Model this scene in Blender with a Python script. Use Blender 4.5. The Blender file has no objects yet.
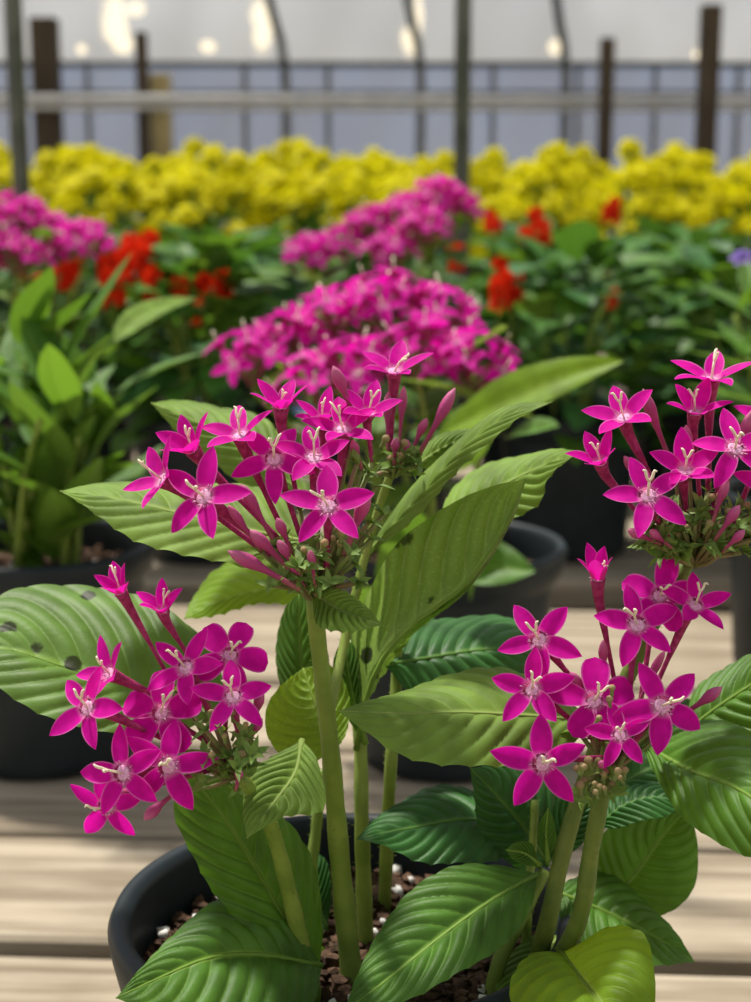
import bpy, math, random
from mathutils import Vector, Matrix, Quaternion, noise
R = math.radians
C = bpy.context.scene.collection
sc = bpy.context.scene
random.seed(7)

# ------------------------------------------------------------------ camera frame
PITCH = R(12.0); CAM = Vector((0, 0, 1.17)); FPX = 1560.0
FWD = Vector((0, math.cos(PITCH), -math.sin(PITCH)))
RIGHT = Vector((1, 0, 0)); UP = Vector((0, math.sin(PITCH), math.cos(PITCH)))
BENCH = 0.75; RIMZ = 0.91; SOILZ = 0.886

def at(px, py, d):
    return CAM + FWD*d + RIGHT*((px-375.5)/FPX*d) - UP*((py-501)/FPX*d)

def facing(ax, ay):
    s = ax*ax + ay*ay
    if s > .98:
        k = math.sqrt(.98/s); ax *= k; ay *= k; s = .98
    return (RIGHT*ax + UP*ay - FWD*math.sqrt(1-s)).normalized()

# ------------------------------------------------------------------ objects
def tag(o, label=None, cat=None, group=None, kind=None):
    if label: o['label'] = label
    if cat: o['category'] = cat
    if group: o['group'] = group
    if kind: o['kind'] = kind
    return o

def empty(name, loc, label, cat, group=None, rz=0):
    o = bpy.data.objects.new(name, None); C.objects.link(o)
    o.location = loc; o.rotation_euler = (0, 0, rz); o.empty_display_size = .02
    return tag(o, label, cat, group)

class MB:
    def __init__(self):
        self.v = []; self.f = []; self.uv = []; self.m = []
    def add(self, verts, faces, uvs=None, m=0):
        o = len(self.v)
        self.v += [tuple(p) for p in verts]
        for f in faces:
            self.f.append([i+o for i in f]); self.m.append(m)
        self.uv += list(uvs) if uvs else [(0, 0)]*len(verts)
    def mesh(self, name, mats, org=Vector((0, 0, 0)), smooth=True):
        me = bpy.data.meshes.new(name)
        me.from_pydata([(a-org[0], b-org[1], c-org[2]) for a, b, c in self.v], [], self.f)
        for mt in mats: me.materials.append(mt)
        me.polygons.foreach_set('material_index', self.m)
        me.polygons.foreach_set('use_smooth', [smooth]*len(self.f))
        ul = me.uv_layers.new(name='UVMap')
        buf = []
        for l in me.loops: buf += self.uv[l.vertex_index]
        ul.data.foreach_set('uv', buf)
        me.update()
        return me
    def build(self, name, mats, parent=None, org=Vector((0, 0, 0)), smooth=True):
        return link(name, self.mesh(name, mats, org, smooth), parent)

def link(name, me, parent=None, M=None):
    o = bpy.data.objects.new(name, me); C.objects.link(o)
    if parent: o.parent = parent
    if M is not None: o.matrix_basis = M
    return o

def catmull(pts, n):
    pts = [Vector(p) for p in pts]
    if len(pts) == 2:
        return [pts[0].lerp(pts[1], i/(n-1)) for i in range(n)]
    P = [pts[0]*2-pts[1]] + pts + [pts[-1]*2-pts[-2]]
    L = [0]
    for i in range(1, len(pts)): L.append(L[-1]+(pts[i]-pts[i-1]).length)
    out = []; tot = L[-1]; k = 0
    for i in range(n):
        s = tot*i/(n-1)
        while k < len(pts)-2 and s > L[k+1]: k += 1
        t = (s-L[k])/max(1e-9, L[k+1]-L[k])
        a, b, c, d = P[k:k+4]
        out.append(.5*((2*b)+(c-a)*t+(2*a-5*b+4*c-d)*t*t+(3*b-a-3*c+d)*t**3))
    return out

def frame_for(t):
    t = t.normalized()
    a = Vector((0, 0, 1)) if abs(t.z) < .9 else Vector((1, 0, 0))
    x = t.cross(a).normalized()
    return x, t.cross(x).normalized()

def tube(mb, pts, radii, n=8, m=0, caps=True):
    k = len(pts); vs = []; us = []
    x = None
    for i, p in enumerate(pts):
        t = (pts[min(i+1, k-1)]-pts[max(i-1, 0)])
        if t.length < 1e-9: t = Vector((0, 0, 1))
        t.normalize()
        if x is None: x, y = frame_for(t)
        else:
            x = (x-t*x.dot(t)).normalized(); y = t.cross(x)
        r = radii[i] if not isinstance(radii, (int, float)) else radii
        for j in range(n):
            a = 2*math.pi*j/n
            vs.append(p+(x*math.cos(a)+y*math.sin(a))*r); us.append((i/(k-1), j/n))
    fs = [(i*n+j, i*n+(j+1) % n, (i+1)*n+(j+1) % n, (i+1)*n+j) for i in range(k-1) for j in range(n)]
    if caps:
        fs += [tuple(range(n))[::-1], tuple((k-1)*n+j for j in range(n))]
    mb.add(vs, fs, us, m)

def box(mb, lo, hi, m=0, bev=0.0):
    x0, y0, z0 = lo; x1, y1, z1 = hi; b = bev
    if b <= 0:
        v = [(x, y, z) for z in (z0, z1) for y in (y0, y1) for x in (x0, x1)]
        f = [(0, 2, 3, 1), (4, 5, 7, 6), (0, 1, 5, 4), (2, 6, 7, 3), (0, 4, 6, 2), (1, 3, 7, 5)]
        mb.add(v, f, None, m); return
    def ring(z, i):
        X0, X1, Y0, Y1 = x0+i, x1-i, y0+i, y1-i
        c = b
        return [(X0+c, Y0, z), (X1-c, Y0, z), (X1, Y0+c, z), (X1, Y1-c, z), (X1-c, Y1, z), (X0+c, Y1, z), (X0, Y1-c, z), (X0, Y0+c, z)]
    v = ring(z0, b)+ring(z0+b, 0)+ring(z1-b, 0)+ring(z1, b)
    f = [tuple(range(8))[::-1], tuple(range(24, 32))]
    for l in range(3):
        for j in range(8):
            f.append((l*8+j, l*8+(j+1) % 8, l*8+8+(j+1) % 8, l*8+8+j))
    mb.add(v, f, None, m)

def lathe(mb, prof, n=64, m=0, c=Vector((0, 0, 0))):
    k = len(prof)
    vs = [Vector((r*math.cos(2*math.pi*j/n), r*math.sin(2*math.pi*j/n), z))+c for r, z in prof for j in range(n)]
    us = [(i/(k-1), j/n) for i in range(k) for j in range(n)]
    fs = [(i*n+j, i*n+(j+1) % n, (i+1)*n+(j+1) % n, (i+1)*n+j) for i in range(k-1) for j in range(n)]
    mb.add(vs, fs, us, m)

# ------------------------------------------------------------------ materials
class NT:
    def __init__(self, name):
        self.mat = bpy.data.materials.new(name); self.mat.use_nodes = True
        self.t = self.mat.node_tree; self.t.nodes.clear()
        self.out = self.n('ShaderNodeOutputMaterial')
    def n(self, typ, **kw):
        nd = self.t.nodes.new(typ)
        for k, v in kw.items():
            if k[0] == '_': nd.inputs[k[1:].replace('_', ' ')].default_value = v
            else: setattr(nd, k, v)
        return nd
    def l(self, a, b): self.t.links.new(a, b)
    def math(self, op, a, b=None, c=None, clamp=False):
        nd = self.n('ShaderNodeMath', operation=op, use_clamp=clamp)
        for i, x in enumerate((a, b, c)):
            if x is None: continue
            if isinstance(x, (int, float)): nd.inputs[i].default_value = x
            else: self.l(x, nd.inputs[i])
        return nd.outputs[0]
    def mix(self, f, a, b):
        nd = self.n('ShaderNodeMix', data_type='RGBA')
        for s, x in ((nd.inputs[0], f), (nd.inputs[6], a), (nd.inputs[7], b)):
            if isinstance(x, (int, float)): s.default_value = x
            elif isinstance(x, tuple): s.default_value = x if len(x) == 4 else x+(1,)
            else: self.l(x, s)
        return nd.outputs[2]
    def ramp(self, f, stops):
        nd = self.n('ShaderNodeValToRGB'); e = nd.color_ramp.elements
        while len(e) < len(stops): e.new(.5)
        for i, (p, c) in enumerate(stops):
            e[i].position = p; e[i].color = c if len(c) == 4 else c+(1,)
        self.l(f, nd.inputs[0]); return nd.outputs[0]
    def step(self, x, lo, hi):
        nd = self.n('ShaderNodeMapRange', interpolation_type='SMOOTHSTEP')
        self.l(x, nd.inputs[0]); nd.inputs[1].default_value = lo; nd.inputs[2].default_value = hi
        return nd.outputs[0]
    def bsdf(self, col, rough=.5, trans=0.0, tcol=None, spec=.5, bump=None, bs=.2, bd=.001, metal=0):
        p = self.n('ShaderNodeBsdfPrincipled', _Roughness=rough, _Metallic=metal)
        p.inputs['Specular IOR Level'].default_value = spec
        if isinstance(col, tuple): p.inputs['Base Color'].default_value = col+(1,)
        else: self.l(col, p.inputs['Base Color'])
        if bump is not None:
            b = self.n('ShaderNodeBump', _Strength=bs, _Distance=bd); self.l(bump, b.inputs['Height'])
            self.l(b.outputs[0], p.inputs['Normal'])
        s = p.outputs[0]
        if trans > 0:
            tr = self.n('ShaderNodeBsdfTranslucent')
            tc = tcol if tcol is not None else col
            if isinstance(tc, tuple): tr.inputs[0].default_value = tc+(1,)
            else: self.l(tc, tr.inputs[0])
            mx = self.n('ShaderNodeMixShader'); mx.inputs[0].default_value = trans
            self.l(s, mx.inputs[1]); self.l(tr.outputs[0], mx.inputs[2]); s = mx.outputs[0]
        self.l(s, self.out.inputs[0])
        return self.mat

def uvxy(nt):
    tc = nt.n('ShaderNodeTexCoord'); s = nt.n('ShaderNodeSeparateXYZ'); nt.l(tc.outputs['UV'], s.inputs[0])
    return tc, s.outputs[0], s.outputs[1]
def nz(nt, scale, detail=3, coord='Object', rough=.5):
    tc = nt.n('ShaderNodeTexCoord'); n = nt.n('ShaderNodeTexNoise', _Scale=scale, _Detail=detail, _Roughness=rough)
    nt.l(tc.outputs[coord], n.inputs['Vector']); return n.outputs[0]

NV = 11.0   # lateral veins per leaf
def leaf_mat(name, top, under, vein, trans=.35, tcol=(.30, .50, .03), spots=False, rough=.50, spec=.26):
    nt = NT(name); tc, u, v = uvxy(nt)
    s = nt.math('ABSOLUTE', nt.math('MULTIPLY_ADD', v, 2, -1))
    ph = nt.math('SUBTRACT', nt.math('MULTIPLY', u, NV), nt.math('MULTIPLY', s, nt.math('MULTIPLY_ADD', s, .9, 2.1)))
    fr = nt.math('ABSOLUTE', nt.math('SUBTRACT', nt.math('FRACT', ph), .5))       # .5 at a vein, where the blade is furrowed
    lat = nt.math('MULTIPLY', nt.step(fr, .43, .5), nt.math('SUBTRACT', 1, nt.math('MULTIPLY', s, .75)))
    mid = nt.math('SUBTRACT', 1, nt.step(s, .02, .07))
    vm = nt.math('MAXIMUM', nt.math('MULTIPLY', lat, .38), nt.math('MULTIPLY', mid, .85))
    n1 = nz(nt, 60, 3); n2 = nz(nt, 900, 2)
    nt1 = nt.step(n1, .3, .7)
    dark = tuple(c*.72 for c in top); lite = tuple(min(1, c*1.25) for c in top)
    base = nt.mix(nt1, dark, lite)
    base = nt.mix(vm, base, vein)
    geo = nt.n('ShaderNodeNewGeometry')
    un = nt.mix(nt.math('MULTIPLY', vm, .8), under, tuple(min(1, c*1.5) for c in under))
    speck = nt.step(n2, .55, .68)
    un = nt.mix(nt.math('MULTIPLY', speck, .4), un, tuple(min(1, c*1.6+.03) for c in under))
    col = nt.mix(geo.outputs['Backfacing'], base, un)
    if spots:
        vo = nt.n('ShaderNodeTexVoronoi', _Scale=85.0); nt.l(tc.outputs['Object'], vo.inputs['Vector'])
        cs = nt.n('ShaderNodeSeparateColor'); nt.l(vo.outputs['Color'], cs.inputs[0])
        keep = nt.math('GREATER_THAN', cs.outputs[0], .60)
        sp = nt.math('MULTIPLY', keep, nt.math('SUBTRACT', 1, nt.step(nt.math('ADD', vo.outputs['Distance'], nt.math('MULTIPLY', n2, .1)), .27, .36)))
        col = nt.mix(sp, col, (.012, .014, .006))
    bump = nt.math('ADD', nt.math('MULTIPLY', nz(nt, 500, 3), .5), nt.math('MULTIPLY', nz(nt, 1600, 2), .35))
    return nt.bsdf(col, rough, trans, nt.mix(.5, nt.mix(nt.math('MULTIPLY', vm, .3), tcol, vein), col) if True else None, spec, bump, .35, .0006)

M = {}
M['leaf'] = leaf_mat('leaf_green', (.066, .165, .018), (.13, .25, .035), (.20, .34, .05), .26, (.22, .44, .01))
M['leaf_spot'] = leaf_mat('leaf_green_spotted', (.105, .20, .036), (.21, .34, .06), (.20, .34, .05), .28, (.24, .46, .01), spots=True)
M['leaf_dark'] = leaf_mat('leaf_deep_green', (.030, .112, .022), (.08, .18, .03), (.11, .23, .04), .18, (.12, .32, .01))
M['leaf_young'] = leaf_mat('leaf_young_lime', (.15, .28, .018), (.20, .34, .03), (.34, .46, .08), .50, (.46, .66, .006))
M['leaf_pale'] = leaf_mat('leaf_pale_downy_sunlit', (.15, .25, .040), (.19, .29, .06), (.27, .37, .09), .26, (.30, .48, .03), rough=.6, spec=.2)  # pale tone also paints in the sunlit look of several blades
M['leaf_far'] = leaf_mat('leaf_shrub_green', (.055, .16, .022), (.07, .16, .03), (.09, .19, .03), .26, (.14, .36, .01), rough=.6, spec=.15)
M['leaf_far_light'] = leaf_mat('leaf_shrub_light', (.085, .20, .018), (.13, .25, .035), (.17, .3, .04), .38, (.26, .50, .01), rough=.6, spec=.15)

def petal_mat(name, col, edge, throat, back, trans=.3, tc=None, thr=.20):
    nt = NT(name); _, u, v = uvxy(nt)
    s = nt.math('ABSOLUTE', nt.math('MULTIPLY_ADD', v, 2, -1))
    n = nt.step(nz(nt, 260, 2), .3, .7)
    c = nt.mix(n, tuple(x*.82 for x in col), tuple(min(1, x*1.15) for x in col))
    c = nt.mix(nt.math('MULTIPLY', nt.math('SUBTRACT', 1, nt.step(u, .0, thr)), .85), c, throat)
    c = nt.mix(nt.math('MULTIPLY', nt.step(s, .82, 1.0), .55), c, edge)
    geo = nt.n('ShaderNodeNewGeometry')
    c = nt.mix(geo.outputs['Backfacing'], c, back)
    return nt.bsdf(c, .6, trans, tc or col, .10)
M['petal'] = petal_mat('petal_magenta', (.62, .0035, .34), (.90, .36, .74), (.84, .40, .66), (.60, .05, .35), .42, (.85, .004, .46))
M['petal_red'] = petal_mat('petal_scarlet', (.80, .035, .006), (.85, .08, .02), (.7, .05, .01), (.7, .05, .015), .35)
M['petal_yellow'] = petal_mat('petal_yellow', (.70, .64, .003), (.76, .70, .01), (.50, .46, .003), (.58, .55, .01), .40, (.80, .76, .002))
M['petal_lavender'] = petal_mat('petal_lavender', (.32, .22, .62), (.5, .4, .75), (.3, .2, .5), (.35, .28, .6), .3)
def simple(name, a, b, scale, rough=.5, trans=0, bs=.15, bd=.001, spec=.4, coord='Object', metal=0, tcol=None):
    nt = NT(name); n = nz(nt, scale, 4, coord)
    return nt.bsdf(nt.mix(nt.step(n, .3, .7), a, b), rough, trans, tcol, spec, nz(nt, scale*3, 3, coord), bs, bd, metal)
nt = NT('corolla_tube_crimson'); _, u, v = uvxy(nt)
M['tube'] = nt.bsdf(nt.mix(nt.step(nz(nt, 500, 2), .35, .65), (.27, .012, .085), (.40, .035, .15)), .6, .12, (.5, .02, .2), .3, nz(nt, 1500, 2), .4, .0005)
nt = NT('bud_rose'); _, u, v = uvxy(nt)
M['bud'] = nt.bsdf(nt.ramp(u, [(0, (.30, .12, .09)), (.35, (.34, .04, .14)), (.75, (.46, .06, .22)), (1, (.55, .16, .30))]), .6, .12, (.6, .05, .25), .3, nz(nt, 1500, 2), .4, .0005)
nt = NT('bud_green'); _, u, v = uvxy(nt)
M['bud_green'] = nt.bsdf(nt.ramp(u, [(0, (.13, .20, .05)), (.6, (.26, .29, .10)), (1, (.42, .28, .15))]), .6, .2, (.3, .4, .05), .3)
M['throat'] = simple('throat_down', (.78, .30, .58), (.90, .58, .78), 1400, .8, .2)
M['stigma'] = simple('stigma_cream', (.82, .74, .56), (.9, .84, .66), 400, .55, .2)
M['sepal'] = simple('sepal_green', (.085, .185, .028), (.20, .31, .07), 300, .6, .3, tcol=(.25, .4, .04))
M['pedicel'] = simple('pedicel_green_pink', (.15, .24, .05), (.26, .17, .09), 110, .6, .1)
M['stem'] = simple('stem_green', (.17, .26, .035), (.25, .34, .06), 90, .5, .12, tcol=(.3, .42, .03))
M['stem_dark'] = simple('stem_olive', (.10, .16, .022), (.16, .21, .035), 120, .55, .08)
M['pot'] = simple('pot_black_plastic', (.008, .014, .018), (.014, .021, .026), 30, .5, 0, .06, .0006, .25)
M['soil'] = simple('soil_bark', (.028, .015, .009), (.12, .068, .042), 160, .9, 0, .5, .002, .2)
M['perlite'] = simple('perlite_white', (.62, .60, .56), (.8, .79, .76), 300, .85)

def wood_mat(name, a, b, stain, ax=(1.2, 26, 26), rough=.75):
    nt = NT(name); tc = nt.n('ShaderNodeTexCoord'); oi = nt.n('ShaderNodeObjectInfo')
    mp = nt.n('ShaderNodeMapping'); mp.inputs['Scale'].default_value = ax
    off = nt.n('ShaderNodeVectorMath', operation='ADD'); cv = nt.n('ShaderNodeCombineXYZ')
    nt.l(nt.math('MULTIPLY', oi.outputs['Random'], 37), cv.inputs[0]); nt.l(nt.math('MULTIPLY', oi.outputs['Random'], 11), cv.inputs[1])
    nt.l(tc.outputs['Object'], off.inputs[0]); nt.l(cv.outputs[0], off.inputs[1]); nt.l(off.outputs[0], mp.inputs['Vector'])
    n = nt.n('ShaderNodeTexNoise', _Scale=3.0, _Detail=6, _Roughness=.62, _Distortion=.5); nt.l(mp.outputs[0], n.inputs['Vector'])
    n2 = nt.n('ShaderNodeTexNoise', _Scale=5.0, _Detail=4); nt.l(off.outputs[0], n2.inputs['Vector'])
    col = nt.mix(nt.step(n.outputs[0], .32, .68), a, b)
    col = nt.mix(nt.math('MULTIPLY', nt.step(n2.outputs[0], .5, .72), .6), col, stain)
    return nt.bsdf(col, rough, 0, None, .25, n.outputs[0], .5, .002)
M['bench'] = wood_mat('weathered_bench_wood', (.19, .15, .10), (.42, .36, .27), (.15, .115, .07))
M['post_wood'] = wood_mat('old_brown_post_wood', (.04, .030, .020), (.085, .064, .045), (.03, .025, .018), (26, 26, 1.5))
M['post_pale'] = wood_mat('new_yellow_post_wood', (.42, .34, .16), (.52, .44, .24), (.36, .30, .14), (26, 26, 1.5))
M['galv'] = simple('galvanised_pipe', (.10, .115, .12), (.15, .165, .17), 25, .42, 0, .05, .001, .5, metal=.5)
M['galv_bright'] = simple('bright_rail', (.5, .5, .5), (.62, .62, .60), 25, .4, 0, .05, .001, .5, metal=.45)
M['galv_dark'] = simple('dark_rail', (.035, .04, .04), (.06, .065, .065), 25, .5, 0, .05, .001, .4)
M['gravel'] = simple('gravel_floor', (.03, .023, .017), (.075, .06, .045), 60, .95, 0, .6, .01, .2)

# ------------------------------------------------------------------ plant pieces
def leaf_surface(mb, mid, left, right, nu=150, nw=12, quilt=.0009, up=True, m=0, droop=0.0):
    """blade spanned between two edge curves and the midrib; up=True: upper side looks to the (left x along) normal"""
    A = catmull(mid, nu); Lc = catmull(left, nu); Rc = catmull(right, nu)
    cols = 2*nw+1; vs = []; us = []; Nn = []
    for i in range(nu):
        tg = (A[min(i+1, nu-1)]-A[max(0, i-1)]).normalized()
        w = (Lc[i]-Rc[i])
        nrm = tg.cross(w) if w.length > 1e-7 else Vector((0, 0, 1))
        nrm = nrm.normalized() if nrm.length > 1e-9 else Vector((0, 0, 1))
        Nn.append(-nrm if not up else nrm)
    def pick(arr, t):
        x = t*(nu-1); i = min(nu-2, int(x)); return arr[i].lerp(arr[i+1], x-i)
    for i in range(nu):
        t0 = i/(nu-1)
        for j in range(cols):
            s = (j-nw)/nw; a = abs(s)
            sw = a*(2.1+.9*a)
            t = min(1, max(0, t0+sw/NV*3.2*t0*(1-t0)))      # rows of the mesh run along the side veins
            E = pick(Lc if s < 0 else Rc, t); Am = pick(A, t); nrm = pick(Nn, t)
            hwid = (pick(Lc, t)-pick(Rc, t)).length*.5
            env = min(1, hwid/.006)*(math.sin(math.pi*t)**.5)
            p = Am.lerp(E, a)
            q = abs(math.sin(math.pi*(t*NV-sw)))**.65*quilt*2.15*env*min(1, a*5)*(1-.45*a)
            rise = (a*(1-a))*hwid*.35*env
            wave = math.sin(t*11+s*2.2)*hwid*.05*a*a
            vs.append(p+nrm*(q+rise+wave-droop*a*a*hwid)); us.append((t, .5+.5*s))
    fs = []
    for i in range(nu-1):
        for j in range(cols-1):
            f = (i*cols+j, i*cols+j+1, (i+1)*cols+j+1, (i+1)*cols+j)
            fs.append(f if up else f[::-1])
    mb.add(vs, fs, us, m)

def px_leaf(parent, org, base, tip, Ml, L, Rr, dl=0.0, dr=0.0, dm=0.0, mat='leaf', under=False, quilt=.0010, label=None, petiole=None):
    d0, d1 = base[2], tip[2]
    def cv(lst, off):
        n = len(lst); out = [at(*base)]
        for i, p in enumerate(lst):
            t = (i+1)/(n+1)
            d = p[2] if len(p) > 2 else d0+(d1-d0)*t+off*math.sin(math.pi*t)
            out.append(at(p[0], p[1], d))
        out.append(at(*tip)); return out
    mb = MB()
    cm, cl, cr = catmull(cv(Ml, dm), 9), catmull(cv(L, dl), 9), catmull(cv(Rr, dr), 9)
    side = sum((cm[i+1]-cm[i-1]).cross(cl[i]-cr[i]).dot(CAM-cm[i]) for i in range(1, 8)) > 0   # which face looks our way
    leaf_surface(mb, cv(Ml, dm), cv(L, dl), cv(Rr, dr), up=(side != under), quilt=quilt)
    # raised midrib, tapering, and the petiole that carries the blade
    mp = catmull(cv(Ml, dm), 14)
    tube(mb, [p-FWD*0 for p in mp], [.0011*(1-.85*i/13)+.0001 for i in range(14)], 5, 0)
    for k in range(len(mb.uv)-70, len(mb.uv)): mb.uv[k] = (mb.uv[k][0], .5)
    if petiole is not None:
        a, b = at(*petiole), at(*base)
        tube(mb, catmull([a, a.lerp(b, .5)+UP*.002, b], 6), [.0016, .0015, .0014, .0014, .0013, .0012], 6, 1)
    o = mb.build('leaf', [M[mat], M['stem']], parent, org)
    if label: o['label'] = label
    return o

def leaf_mesh(name, length, width, curl=.25, mat='leaf_far', nu=12, nw=3, seed=0, fold=.25, quilt=.0006):
    """free standing leaf: base at 0, along +X, upper side +Z"""
    rnd = random.Random(seed); mb = MB()
    mid = []; L = []; Rr = []
    for i in range(nu):
        t = i/(nu-1); x = length*t*(1-.12*curl*t); z = -curl*length*t*t*.6
        w = width*.5*max(0, math.sin(math.pi*t**.8))**.85*(1 if t < 1 else 0)+.0003
        yy = length*.05*math.sin(t*3+seed)
        mid.append(Vector((x, yy, z))); L.append(Vector((x, yy+w, z+w*fold))); Rr.append(Vector((x, yy-w, z+w*fold)))
    leaf_surface(mb, mid, L, Rr, nu=nu+4, nw=nw, up=True, quilt=quilt)
    return mb

def petal(mb, O, F, X, Y, ang, r0, Lp, W, th0, kap, pw=.75, m=0, nu=8, nw=3, twist=0.0, fold=.25):
    rad = X*math.cos(ang)+Y*math.sin(ang); side = F.cross(rad).normalized()
    vs = []; us = []; r, h = r0, 0.0
    for i in range(nu+1):
        u = i/nu; th = th0+kap*u
        if i: r += math.cos(th)*Lp/nu; h += math.sin(th)*Lp/nu
        w = W*((1-u)**pw*(.42+2.05*u))+.00005
        nrm = (F*math.cos(th)-rad*math.sin(th))
        for j in range(-nw, nw+1):
            s = j/nw
            vs.append(O+rad*r+F*h+side*(s*w)+nrm*(fold*w*(abs(s)**1.6)+twist*s*w)); us.append((u, .5+.5*s))
    c = 2*nw+1
    fs = [(i*c+j, (i)*c+j+1, (i+1)*c+j+1, (i+1)*c+j)[::-1] for i in range(nu) for j in range(c-1)]
    mb.add(vs, fs, us, m)

def floret_mb(O, F, size, cup=8, roll=0, base=None, rnd=random, pw=.95, recurve=-14, open_=True, wide=.30, style='fork', hi=True):
    """star floret: five petals, tapering corolla tube, downy throat, forked stigma"""
    mb = MB(); X, Y = frame_for(F)
    nu, nw = (9, 3) if hi else (5, 1)
    Lp = size*.86; r0 = size*.10
    for k in range(5):
        a = R(roll)+k*2*math.pi/5+rnd.uniform(-.10, .10)
        petal(mb, O, F, X, Y, a, r0, Lp*rnd.uniform(.9, 1.07), size*wide*rnd.uniform(.9, 1.08), R(cup+rnd.uniform(-7, 9)),
              R(recurve+rnd.uniform(-14, 10)), pw, 0, nu, nw, rnd.uniform(-.15, .15))
    if base is None: base = O-F*size*1.6
    d = (base-O).length
    pts = catmull([O+F*size*.01, O-F*d*.18, O.lerp(base, .45)-F*d*.10, O.lerp(base, .75)-F*d*.04, base], 12 if hi else 5)
    n = len(pts)
    rad = []
    for i in range(n):
        t = i/(n-1)
        rad.append(size*(.060+.10*max(0, 1-t*1.9)**.8+.035*math.exp(-((t-.0)/.1)**2)))
    tube(mb, pts, rad, 9 if hi else 5, 1)
    # throat
    if hi:
        tube(mb, [O+F*size*.024, O+F*size*.034], [size*.16, size*.12], 12, 2)
        for i in range(26):
            a = rnd.uniform(0, 6.28); q = rnd.uniform(.03, .20)*size
            p = O+(X*math.cos(a)+Y*math.sin(a))*q+F*size*.02
            tipp = p+F*size*rnd.uniform(.02, .05)+(X*math.cos(a)+Y*math.sin(a))*size*rnd.uniform(.0, .09)
            tube(mb, [p, tipp], [size*.013, size*.005], 4, 2)
    else:
        tube(mb, [O+F*size*.02, O+F*size*.06], [size*.10, size*.05], 6, 2)
    if style == 'fork':
        tilt = (X*rnd.uniform(-.3, .3)-Y*rnd.uniform(.05, .45))
        a = rnd.uniform(-.5, .5); sd = X*math.cos(a)+Y*math.sin(a)
        top = O+(F+tilt)*size*rnd.uniform(.30, .46)
        r = size*.026
        if hi:
            tube(mb, [O, O.lerp(top, .6), top], [r, r, r*1.05], 6, 3)
            for sg in (-1, 1):
                e = top+(F*.16+tilt*.35+sd*sg*.09)*size; e2 = e+(F*.02+sd*sg*.05-Y*rnd.uniform(-.06, .06))*size
                tube(mb, catmull([top-F*r, top+(F*.07+tilt*.12+sd*sg*.055)*size, e, e2], 7), [r, r*1.1, r*1.15, r*1.2, r*1.2, r*1.1, r*.6], 6, 3)
        else:
            tube(mb, [O, top+F*size*.15], [r*1.3, r*1.6], 4, 3)
    return mb
FLORET = lambda: [M['petal'], M['tube'], M['throat'], M['stigma']]

def bud_mb(tip, base, r, m=0, sides=8, slim=.38):
    mb = MB(); n = 12; d = tip-base
    x, y = frame_for(d)
    pts = [base+d*(i/(n-1))+(x*.06*d.length)*math.sin(math.pi*i/(n-1)) for i in range(n)]
    rad = []
    for i in range(n):
        t = i/(n-1)
        g = math.exp(-((t-.74)/.20)**2)
        rad.append(r*(slim*(1-t*.2)+(1-slim)*g)*(1 if t < .9 else max(.18, math.sqrt(max(0, 1-((t-.9)/.1)**2)))))
    tube(mb, pts, rad, sides, m)
    return mb

def sepals(mb, c, D, n, ln, wd, rnd, m=0, spread=(.5, 1.1)):
    X, Y = frame_for(D)
    for k in range(n):
        a = rnd.uniform(0, 6.283); sp = rnd.uniform(*spread)
        d = (D*math.cos(sp)+(X*math.cos(a)+Y*math.sin(a))*math.sin(sp)).normalized()
        s = d.cross(D).normalized(); nn = s.cross(d).normalized(); l = ln*rnd.uniform(.6, 1.2); w = wd*rnd.uniform(.7, 1.2)
        vs = []; us = []
        for i in range(5):
            t = i/4; ww = w*(math.sin(math.pi*(.12+.88*t)**.8) if t < 1 else .02)
            p = c+d*l*t-nn*l*.22*t*t
            vs += [p-s*ww+nn*ww*.4, p, p+s*ww+nn*ww*.4]; us += [(t, 0), (t, .5), (t, 1)]
        fs = []
        for i in range(4):
            for j in range(2): fs.append((i*3+j, i*3+j+1, i*3+4+j, i*3+3+j))
        mb.add(vs, fs, us, m)

def blob(mb, c, r, rnd, m=0, n=6, k=4, jit=.3):
    o = []; us = []
    vs = [c+Vector((0, 0, r*rnd.uniform(1-jit, 1)))]
    for i in range(1, k):
        th = math.pi*i/k
        for j in range(n):
            a = 2*math.pi*j/n; q = r*rnd.uniform(1-jit, 1+jit*.4)
            vs.append(c+Vector((q*math.sin(th)*math.cos(a), q*math.sin(th)*math.sin(a), q*math.cos(th))))
    vs.append(c-Vector((0, 0, r)))
    fs = [(0, 1+j, 1+(j+1) % n) for j in range(n)]
    for i in range(k-2):
        for j in range(n):
            a = 1+i*n
            fs.append((a+j, a+n+j, a+n+(j+1) % n, a+(j+1) % n))
    e = len(vs)-1; a = 1+(k-2)*n
    fs += [(a+(j+1) % n, a+j, e) for j in range(n)]
    mb.add(vs, fs, None, m)

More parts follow.
